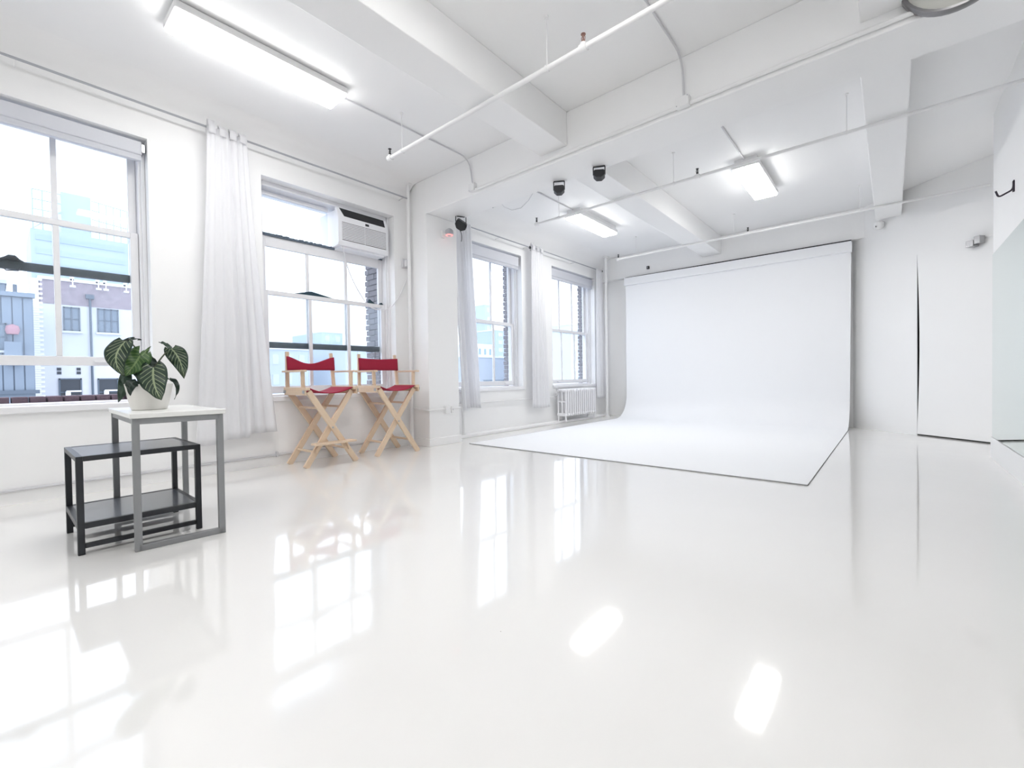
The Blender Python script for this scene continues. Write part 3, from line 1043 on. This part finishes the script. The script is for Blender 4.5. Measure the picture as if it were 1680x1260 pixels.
s0 = section(False).build('section', M_TRIM, root, smooth=True, local=True)
s1 = section(True).build('section', M_TRIM, root, smooth=True, local=True)
used = set()
for k in range(NSEC):
    base = s1 if k in (0, NSEC - 1) else s0
    o = base
    if base.name in used:
        o = base.copy()
        col.objects.link(o)
    used.add(base.name)
    o.location = Vector((0, ry0 + pt * (k + .5), 0)) * S - root.location
mb = MB()
for z in (.20, .68):
    mb.tube([(-5.335, ry0 + .02, z), (-5.335, ry1 - .02, z)], .022, 8)
mb.build('hub_pipe', M_TRIM, root, smooth=True)
mb = MB().tube(fillet([(-5.515, 7.86, .565), (-5.40, 7.80, .60), (-5.40, 7.80, .70), (-5.335, 7.86, .70)], .03, 4), .015, 8)
mb.lathe((-5.40, 7.80, .70), [(.03, 0), (.03, .02), (.012, .03), (.035, .045), (.035, .06)], 12)
mb.build('valve', M_PIPEG, root, smooth=True)


# ------------------------------------------------------------------ tables
root = thing('side_table', (-3.8, .75, 0), 'tall white-topped table on grey metal frames holding the potted plant', 'table')
FL, FR, BRr, BL = Vector((-3.40, .525, 0)), Vector((-3.37, .985, 0)), Vector((-4.25, .995, 0)), Vector((-4.27, .55, 0))
TZ = .818
lw = .036


def uframe(a, b):
    mb = MB()
    t = (b - a).normalized()
    n_ = Vector((t.y, -t.x, 0))
    a2, b2 = a + t * lw / 2, b - t * lw / 2
    for p in (a2, b2):
        mb.bar(p, p + Vector((0, 0, TZ - .03)), lw, lw, t)
    for z in (lw / 2, TZ - .03 - lw / 2):
        mb.bar(a2 + Vector((0, 0, z)), b2 + Vector((0, 0, z)), lw, lw)
    return mb


uframe(FL, FR).build('front_frame', M_GREYMET, root, bevel=.003)
uframe(BL, BRr).build('rear_frame', M_GREYMET, root, bevel=.003)
for a, b in ((FL, BL), (FR, BRr)):
    i_ = Vector((0, lw / 2 if a is FL else -lw / 2, TZ - .03 - lw / 2))
    MB().bar(a + i_, b + i_, lw * .8, lw * .9).build('side_rail', M_GREYMET, root, bevel=.003)
mb = MB()
o_ = .012
cs = [FL + Vector((.03, -o_, 0)), FR + Vector((.03, o_, 0)), BRr + Vector((-.03, o_, 0)), BL + Vector((-.03, -o_, 0))]
mb.add([(c_.x, c_.y, z) for z in (TZ - .03, TZ) for c_ in cs], [(3, 2, 1, 0), (4, 5, 6, 7), (0, 1, 5, 4), (1, 2, 6, 5), (2, 3, 7, 6), (3, 0, 4, 7)])
mb.build('tabletop', M_TTOP, root, bevel=.004)

root = thing('shelf_table', (-3.9, .61, 0), 'low black metal shelf table standing half under the white-topped table', 'table')
x0, x1, y0, y1 = -4.205, -3.575, .30, .91
H2, lb = .575, .032
for yy0, yy1, nm in ((y0, y0 + lb, 'leg'), (y1 - lb, y1, 'leg')):
    for xx0 in (x0, x1 - lb):
        MB().box(xx0, xx0 + lb, yy0, yy1, 0, H2).build('leg', M_BLKMET, root, bevel=.003)
mb = MB()
for xx0 in (x0, x1 - lb):
    mb.box(xx0, xx0 + lb, y0 + lb, y1 - lb, H2 - .03, H2)
for yy in (y0, y1 - lb):
    mb.box(x0 + lb, x1 - lb, yy, yy + lb, H2 - .03, H2)
mb.build('top_rim', M_BLKMET, root, bevel=.003)
for xx0 in (x0, x1 - lb):
    MB().box(xx0 + .004, xx0 + lb - .004, y0 + lb, y1 - lb, .035, .063).build('foot_rail', M_BLKMET, root, bevel=.003)
MB().box(x0 + lb, x1 - lb, y0 + lb, y1 - lb, H2 - .014, H2 - .002).build('top_board', M_BLKTOP, root)
mb = MB()
for xx0 in (x0, x1 - lb):
    mb.box(xx0, xx0 + lb, y0 + lb, y1 - lb, .15, .185)
for yy in (y0, y1 - lb):
    mb.box(x0 + lb, x1 - lb, yy, yy + lb, .15, .185)
sh = mb.build('shelf_rim', M_BLKMET, root, bevel=.003)
MB().box(x0 + lb, x1 - lb, y0 + lb, y1 - lb, .168, .183).build('shelf_board', M_BLKTOP, root)

# ------------------------------------------------------------------ potted plant
pc = Vector((-3.80, .684, TZ))
root = thing('potted_plant', pc, 'leafy plant with cream-veined dark leaves in a white pot on the white-topped table', 'plant')
pot = MB().lathe(pc, [(.090, 0), (.096, .004), (.112, .07), (.126, .150), (.130, .172), (.124, .176), (.118, .165)], 32).build('pot', M_POT, root, smooth=True)
MB().lathe(pc, [(.117, .14), (.117, .158), (.06, .165), (.01, .167)], 24).build('soil', M_SOIL, pot, smooth=True)
LM = {'v': leaf_mat('veined_leaf', (.010, .032, .016), (.40, .48, .28), .72),
      'g': leaf_mat('green_leaf', (.035, .095, .02), (.25, .36, .13), .6),
      'd': leaf_mat('dark_leaf', (.008, .022, .014), (.02, .045, .03), .6),
      'p': leaf_mat('dull_leaf', (.03, .06, .04), (.06, .11, .07), .5)}
TOC = Vector((0, 0, 1)) - pc
TOC.normalize()


def leaf(pts, hw, X0, X1, m, fold=.25, twist=0, lobes=.1, name='leaf', bend=.0):
    """leaf blade along a midrib through photo points, X0..X1 its real distances; hw half-width"""
    n_ = len(pts)
    P3 = [at(q[0], q[1], X=X0 + (X1 - X0) * i / (n_ - 1)) for i, q in enumerate(pts)]

    def mid(t):
        if n_ == 2:
            return P3[0].lerp(P3[1], t)
        a, b, c = P3
        b2 = b * 2 - (a + c) * .5
        return a * (1 - t) ** 2 + b2 * 2 * t * (1 - t) + c * t * t
    axis = (P3[-1] - P3[0]).normalized()
    side = axis.cross(TOC).normalized()
    nrm_ = side.cross(axis).normalized()
    cs, sn = math.cos(twist), math.sin(twist)
    side, nrm_ = side * cs + nrm_ * sn, nrm_ * cs - side * sn

    def prof_(t):
        return (math.sin(math.pi * min(1, t ** .62)) ** .75) * (1 - .25 * t) + (lobes * 2.2 if t < .01 else 0) * 0

    def fn(u, v):
        s_ = u * 2 - 1
        wv = prof_(min(.999, .03 + .97 * v)) * hw * 1.08
        back = lobes * (1 - v) ** 3 * abs(s_) ** 1.5 * (P3[-1] - P3[0]).length
        p = mid(v) - axis * back + side * (s_ * wv) + nrm_ * (-fold * abs(s_) * wv + .010 * math.sin(v * 17 + s_ * 2) * abs(s_)) + nrm_ * bend * math.sin(math.pi * v)
        return (p, (s_, v))
    return MB().grid(fn, 10, 18, uv=True).build(name, LM[m], root, smooth=True, thick=.0015)


leaf([(206, 560), (190, 588), (204, 617)], .062, -3.70, -3.66, 'v', .18)
leaf([(230, 583), (219, 600), (205, 617)], .066, -3.73, -3.71, 'g', .12, .1, .35)
leaf([(252, 603), (253, 630), (265, 656)], .080, -3.70, -3.58, 'v', .15, 0, .24)
leaf([(233, 588), (231, 610), (233, 634)], .046, -3.76, -3.70, 'd', .4, .3)
leaf([(250, 606), (249, 595), (248, 583)], .040, -3.82, -3.86, 'd', .2, 0, 0)
leaf([(281, 572), (295, 592), (302, 621)], .060, -3.78, -3.72, 'v', .2, -.1)
leaf([(280, 573), (271, 564), (261, 562)], .012, -3.80, -3.90, 'p', .1)
leaf([(277, 622), (291, 633), (286, 655)], .015, -3.78, -3.70, 'd', .1)
leaf([(207, 612), (202, 638), (194, 660)], .034, -3.82, -3.80, 'p', .3)
leaf([(226, 626), (215, 631), (214, 649)], .036, -3.70, -3.66, 'd', .3)
leaf([(206, 560), (217, 555.5), (231, 558)], .011, -3.74, -3.84, 'd', .1)
leaf([(230, 586), (237, 579), (247, 569)], .020, -3.84, -3.92, 'g', .3)
SOILP = pc + Vector((0, 0, .16))
for base, X_, ctl in (((206, 560), -3.71, (228, 560)), ((228, 588), -3.80, (236, 605)), ((252, 604), -3.71, (246, 606)), ((231, 588), -3.79, (238, 606)),
                      ((279, 573), -3.79, (266, 580)), ((277, 622), -3.78, (262, 618)), ((224, 627), -3.75, (232, 618)), ((207, 613), -3.82, (224, 604)), ((249, 605), -3.82, (246, 615))):
    e = at(base[0], base[1], X=X_)
    k = at(ctl[0], ctl[1], X=-3.8)
    j = Vector((random.uniform(-.03, .03), random.uniform(-.03, .03), 0))
    MB().tube(arc(SOILP + j, k, e, 10), [.0065 - .003 * i / 10 for i in range(11)], 6).build('stalk', M_STEM, root, smooth=True)


# ------------------------------------------------------------------ director's chairs
def sheet(fn, nu, nv, name, m, parent, th=.006):
    return MB().grid(fn, nu, nv).build(name, m, parent, smooth=True, local=True, thick=th)


def director_chair(loc, rot, label, sag, foot):
    """local frame: +x faces the room, y sideways, z up"""
    root = thing('director_chair', loc, label, 'chair', "tall red director's chairs by the window", rotz=rot)

    def add(mb, name, parent=root, bevel=.004):
        return mb.build(name, M_WOOD, parent, local=True, bevel=bevel)
    hy, fx, bxx = .305, .225, -.225
    SZ = .90
    # crossed legs: front pair and rear pair
    for x, e in ((fx, 1), (bxx, -1)):
        add(MB().bar((x + .018 * e, -hy + .03, SZ - .03), (x + .018 * e, hy, .0), .066, .030, (1, 0, 0)), 'leg')
        add(MB().bar((x - .018 * e, hy - .03, SZ - .03), (x - .018 * e, -hy, .0), .066, .030, (1, 0, 0)), 'leg')
    # seat rails with hinge blocks
    for sy in (-1, 1):
        add(MB().bar((bxx - .05, sy * (hy - .01), SZ), (fx + .05, sy * (hy - .01), SZ), .055, .035), 'seat_rail')
        add(MB().bar((bxx - .02, sy * (hy + .012), SZ - .045), (fx + .04, sy * (hy + .012), SZ - .045), .024, .055), 'hinge_block')
        mb = MB()
        for x in (bxx + .0, fx + .02):
            mb.box(x - .02, x + .02, sy * (hy + .028) - .004, sy * (hy + .028) + .004, SZ - .05, SZ - .015)
        mb.build('hinge', M_GREYROD, root, local=True)
        # back post, arm post, arm
        add(MB().bar((bxx - .01, sy * (hy - .012), SZ), (bxx - .045, sy * (hy - .03), 1.345), .03, .042, (0, 1, 0)), 'back_post')
        add(MB().bar((fx - .06, sy * (hy - .008), SZ), (fx - .06, sy * (hy - .005), 1.095), .03, .04, (0, 1, 0)), 'arm_post')
        add(MB().bar((bxx - .035, sy * (hy + .012), 1.105), (fx + .02, sy * (hy + .012), 1.105), .06, .022), 'arm')
    # stretchers: leg to leg front-to-back
    for yy, z in ((-.155, .675), (.155, .675), (-.20, .17), (.20, .17)):
        z2 = z
        mb = MB().tube([(bxx, yy, z2), (fx, yy, z2)], .014, 8)
        mb.build('stretcher', M_WOOD, root, local=True, smooth=True)
    for x in (fx + .035, bxx - .035):
        MB().lathe((x, 0, SZ / 2 - .01), [(.011, -.004), (.011, .004)], 10, 'x').build('pivot_bolt', M_GREYROD, root, local=True)
    # canvas
    def seat(u, v):
        yy = -(hy - .04) + 2 * (hy - .04) * u
        q = 1 - (2 * u - 1) ** 2
        return (bxx - .03 + (fx - bxx + .06) * v, yy, SZ + .012 - .065 * q)
    sheet(seat, 12, 6, 'seat', M_RED, root, .008)
    hb = hy - .02

    def back(u, v):
        yy = -(hb + .016) + 2 * (hb + .016) * u
        q = 1 - (2 * u - 1) ** 2
        zt = 1.29 - sag * (math.sin(math.pi * u) ** 1.6)
        z = 1.122 + (zt - 1.122) * v
        return (bxx - .007 - .0787 * (z - .9) + .03 * (1 - q) - .02 * q, yy, z)
    o = sheet(back, 16, 6, 'backrest', M_RED, root, .008)
    if foot:
        add(MB().box(fx + .0, fx + .13, -hy * .82, hy * .82, .255, .277), 'footrest')
        for sy in (-1, 1):
            add(MB().bar((fx + .035, sy * .16, .262), (fx + .035, sy * .20, .16), .02, .03, (1, 0, 0)), 'footrest_brace')
    return root


director_chair((-5.255, 2.585, 0), math.radians(1), "tall wooden director's chair with a sagging red back and a footrest, nearer the long curtain", .085, True)
director_chair((-5.235, 3.51, 0), math.radians(-3), "tall wooden director's chair with a straight red back, beside the vertical pipe", .012, False)

# ================================================================== OUTSIDE
M_PALE = mat('pale_painted_brick', (.56, .59, .64), .9, noise_amt=.07, noise_scale=1.2)
M_BBAND = mat('weathered_brick', (.28, .24, .275), .9, noise_amt=.4, noise_scale=3.5)
M_METAL = mat('blue_grey_cladding', (.185, .235, .30), .6, noise_amt=.05, noise_scale=2)
M_OGLASS = mat('far_window_glass', (.15, .20, .26), .35)
M_OFR = mat('far_window_frame', (.09, .12, .16), .6)
M_DARKW = mat('dark_window', (.025, .035, .05), .3)
M_WHITE = mat('outdoor_white', (.78, .80, .82), .7)
M_FARHAZE = mat('far_tower_haze', (.40, .49, .62), .5, noise_amt=.05, noise_scale=.5)  # distance haze mixed into the base colour of the far towers
M_ASPH = mat('far_ground', (.35, .36, .38), .9)

g = MB().box(-420, -9, -120, 420, -14.2, -14).build('ground', M_ASPH)
tag(g, 'street level far below the windows', kind='structure')


def W2(px, py, X=-50):
    return at(px, py, X=X)


def fwin(parent, x, y0, y1, z0, z1, cols, rows, mglass=M_OGLASS, mfr=M_OFR, lintel=False):
    d_ = .10
    wv = y1 - y0
    b_ = .09
    mb = MB()
    mb.box(x, x + d_, y0, y1, z0, z0 + b_)
    mb.box(x, x + d_, y0, y1, z1 - b_, z1)
    for i in range(cols + 1):
        yy = y0 + (wv - b_) * i / cols
        mb.box(x, x + d_, yy, yy + b_, z0, z1)
    for j in range(1, rows):
        zz = z0 + (z1 - z0) * j / rows
        mb.box(x, x + d_ * .8, y0, y1, zz - b_ / 2, zz + b_ / 2)
    fr = mb.build('window', mfr, parent)
    for i in range(cols):
        for j in range(rows):
            ya, yb = y0 + wv * i / cols + .03, y0 + wv * (i + 1) / cols - .03
            za, zb_ = z0 + (z1 - z0) * j / rows + .03, z0 + (z1 - z0) * (j + 1) / rows - .03
            MB().box(x + .01, x + .03, ya, yb, za, zb_).build('pane', mglass, fr)
    MB().box(x, x + .22, y0 - .12, y1 + .12, z0 - .16, z0).build('ledge', M_PALE, parent)
    return fr


BXF = -50.0
root = thing('brick_building', (BXF - 4, 6, -14), 'pale painted brick building with gridded windows and a brick parapet across the street', 'building')
yL, yR = W2(65, 560).y, 12.5
zroof, zband = W2(66, 457).z, W2(66, 497).z
MB().box(BXF - 9, BXF, yL, yR, -14, zband).build('painted_wall', M_PALE, root)
MB().box(BXF - 9, BXF + .02, yL + .1, yR, zband, zroof).build('parapet', M_BBAND, root)
MB().box(BXF - 9, BXF + .12, yL, yR, zroof, zroof + .22).build('coping', M_WHITE, root)
mb = MB()
z = -2.0
k = 0
while z < zroof - .1:
    mb.box(BXF - .4, BXF + .05, yL - .35 - .0, yL + (.22 if k % 2 else .02), z, z + .17)
    z += .18
    k += 1
tag(mb.build('quoins', M_WHITE, root), 'white toothed corner of the building')
for a, b, cw in (((103, 503), (132, 544), 2), ((159, 506), (195, 547), 3)):
    p, q = W2(*a), W2(*b)
    fwin(root, BXF, p.y, q.y, q.z, p.z, cw, 2)
for a, b in (((96, 621), (135, 655)), ((160, 621), (195, 655))):
    p, q = W2(*a), W2(*b)
    fr = fwin(root, BXF, p.y, q.y, q.z - .5, p.z, 1, 2, M_DARKW, M_OFR)
    zz = W2(110, 642).z
    MB().box(BXF + .05, BXF + .4, p.y + .4, q.y - .05, zz - .06, zz + .06).build('rail', M_WHITE, fr)
    MB().box(BXF + .05, BXF + .3, p.y + .35, p.y + .65, zz - 1.2, zz).build('rail_post', M_WHITE, fr)
p = W2(147, 491)
MB().tube([(BXF + .15, p.y, p.z), (BXF + .15, p.y + .05, -8)], .075, 8).build('downpipe', M_OFR, root, smooth=True)
MB().box(BXF, BXF + .3, p.y - .25, p.y + .25, p.z, p.z + .35).build('hopper', M_OFR, root)
for a in ((97, 605), (129, 605)):
    p = W2(*a)
    for k in range(2):
        MB().box(BXF, BXF + .05, p.y - .12, p.y + .12, p.z - .14 - .3 * k, p.z + .08 - .3 * k).build('vent', M_DARKW, root)
for px_ in (118, 160, 172, 205):
    p = W2(px_, 466)
    mb = MB().tube([(BXF + .1, p.y, zroof + .3), (BXF + .5, p.y, zroof + .25), (BXF + .5, p.y, zroof - .35)], .04, 6)
    mb.box(BXF + .35, BXF + .6, p.y - .16, p.y + .16, zroof - .5, zroof - .35)
    mb.box(BXF + .02, BXF + .12, p.y - .12, p.y + .12, zroof + .1, zroof + .4)
    mb.build('floodlight', M_WHITE, root)
MB().tube([(BXF + .1, yL, zroof + .45), (BXF + .1, yR, zroof + .45)], .05, 6).build('roof_rail', M_WHITE, root)

root = thing('clad_building', (-46, -4, -14), 'blue-grey metal clad building left of the pale brick one', 'building')
XC = -46.0
yE = W2(56, 560, XC).y
zr = W2(30, 486, XC).z
zl = W2(30, 645, XC).z
MB().box(XC - 8, XC - .1, -16, yE, -14, zr).build('wall', M_METAL, root)
MB().box(XC - .15, XC + .25, -16, yE + .1, zr - .05, zr + .25).build('roof_edge', M_METAL, root)
MB().box(XC - .15, XC + .3, -16, W2(65, 640, XC).y, zl - .05, zl + .2).build('lower_edge', M_OFR, root)
yy = yE
while yy > -9:
    MB().box(XC - .1, XC + .0, yy - .46, yy - .03, zl + .2, zr - .1).build('panel', M_METAL, root)
    yy -= .5
p, q = W2(0, 530, XC), W2(12, 575, XC)
fwin(root, XC, q.y - 3, q.y, q.z, p.z, 3, 2)
p = W2(20, 535, XC)
MB().lathe((XC + .3, p.y, p.z - .3), [(.28, -.28), (.36, 0), (.3, .28), (.05, .4)], 14).build('vent_hood', mat('pink_red_hood', (.40, .22, .26), .7), root, smooth=True)
MB().box(XC, XC + .5, p.y - .4, p.y + .4, p.z - 2.6, p.z - 1.1).build('vent_box', M_METAL, root)
p = W2(26, 470, XC)
MB().tube([(XC - 2, p.y, zr), (XC - 2, p.y, zr + 1.1)], .11, 10).build('chimney', M_OFR, root, smooth=True)
p = W2(10, 445, XC)
root2 = thing('stair_tower', (XC - 16, p.y - 3, -14), 'grey block rising at the left edge behind the clad building', 'building')
MB().box(XC - 20, XC - 9, p.y - 9, p.y * 1.09, -14, p.z + .5).build('wall', M_METAL, root2)
MB().box(XC - 20.1, XC - 8.9, p.y - 9, p.y * 1.09 + .1, p.z + .5, p.z + .8).build('roof_edge', M_PALE, root2)

XT = -150.0
root = thing('hazy_tower', (XT, 15, -14), 'pale blue tower with distance haze in its colour and a scaffolded crown behind the brick building', 'building')
p, q = W2(50, 388, XT), W2(210, 400, XT)
MB().box(XT - 20, XT, p.y, q.y, -14, q.z).build('wall', M_FARHAZE, root)
for k in range(6):
    zz = q.z - 2.5 - 3.2 * k
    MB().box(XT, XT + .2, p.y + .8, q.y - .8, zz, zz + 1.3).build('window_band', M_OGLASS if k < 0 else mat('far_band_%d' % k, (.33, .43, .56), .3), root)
a, b = W2(100, 312, XT), W2(150, 350, XT)
MB().box(XT - 12, XT - 1, a.y, b.y, q.z, a.z).build('roof_house', M_FARHAZE, root)
a2 = W2(52, 312, XT)
mb = MB()
for zf in (.25, .5, .75, 1.0):
    zz = q.z + (b.z - q.z + 3) * zf
    mb.tube([(XT, b.y, zz), (XT, q.y, zz - .8)], .13, 5)
    mb.tube([(XT, a2.y, zz), (XT, a.y, zz)], .13, 5)
for i in range(5):
    yy = b.y + (q.y - b.y) * (i + 1) / 5
    mb.tube([(XT, yy, q.z), (XT, yy, q.z + (b.z - q.z + 3) - .8 * (i + 1) / 5)], .13, 5)
for i in range(3):
    yy = a2.y + (a.y - a2.y) * i / 3
    mb.tube([(XT, yy, q.z), (XT, yy, q.z + (b.z - q.z + 3))], .16, 5)
mb.tube([(XT, a2.y, q.z), (XT, a.y, q.z + 5)], .12, 5)
mb.build('scaffold', M_FARHAZE, root)


def block(name, label, X, y0, y1, z, cols, rows, m, dep=14, z0win=-4, band=None, wm=M_OGLASS):
    root = thing(name, (X - dep / 2, (y0 + y1) / 2, -14), label, 'building')
    MB().box(X - dep, X, y0, y1, -14, z).build('wall', m, root)
    MB().box(X - dep - .1, X + .15, y0 - .1, y1 + .1, z, z + .3).build('roof_edge', M_WHITE, root)
    wv = (y1 - y0) / cols
    hv = (z - z0win) / rows
    for i in range(cols):
        for j in range(rows):
            ya, za = y0 + wv * (i + .28), z0win + hv * (j + .25)
            w_ = MB().box(X, X + .08, ya, ya + wv * .44, za, za + hv * .5).build('window', M_PALE, root)
            MB().box(X + .06, X + .1, ya + .08, ya + wv * .44 - .08, za + .08, za + hv * .5 - .08).build('pane', wm, w_)
    return root


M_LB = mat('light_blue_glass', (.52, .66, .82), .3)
p, q = W2(440, 560, -80), W2(505, 575, -80)
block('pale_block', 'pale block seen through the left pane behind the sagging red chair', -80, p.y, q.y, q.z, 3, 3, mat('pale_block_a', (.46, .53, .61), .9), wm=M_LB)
p, q = W2(507, 585, -108), W2(526, 600, -108)
block('narrow_block', 'narrow white block in the middle panes of the air conditioner window', -108, p.y, q.y, p.z, 1, 4, M_WHITE, wm=M_LB)
p, q = W2(528, 545, -90), W2(562, 552, -90)
block('blue_tower', 'light blue tower in the middle panes of the air conditioner window', -90, p.y, q.y, p.z, 2, 6, M_FARHAZE, wm=M_LB)
p, q = W2(566, 560, -75), W2(612, 570, -75)
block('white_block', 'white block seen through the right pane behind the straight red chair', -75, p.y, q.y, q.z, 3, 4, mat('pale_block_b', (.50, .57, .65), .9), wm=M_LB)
p, q = W2(783, 588, -60), W2(835, 588, -60)
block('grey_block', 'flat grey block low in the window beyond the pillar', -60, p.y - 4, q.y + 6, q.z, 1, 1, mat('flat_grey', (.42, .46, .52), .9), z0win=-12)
p, q = W2(783, 566, -78), W2(808, 566, -78)
block('blue_band_block', 'white rooftop block with a blue window band beyond the pillar', -78, p.y - 2, q.y, p.z, 4, 1, M_WHITE, z0win=W2(790, 586, -78).z - .2, wm=mat('band_glass', (.22, .34, .48), .2))
p, q = W2(813, 542, -100), W2(838, 545, -100)
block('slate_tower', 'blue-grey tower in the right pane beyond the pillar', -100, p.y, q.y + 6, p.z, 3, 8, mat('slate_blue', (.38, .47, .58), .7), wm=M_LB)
p, q = W2(795, 500, -140), W2(806, 500, -140)
block('slim_tower', 'slim pale tower far beyond the pillar window', -140, p.y, q.y, p.z, 1, 9, M_FARHAZE, wm=M_LB)
p, q = W2(936, 470, -40), W2(958, 470, -40)
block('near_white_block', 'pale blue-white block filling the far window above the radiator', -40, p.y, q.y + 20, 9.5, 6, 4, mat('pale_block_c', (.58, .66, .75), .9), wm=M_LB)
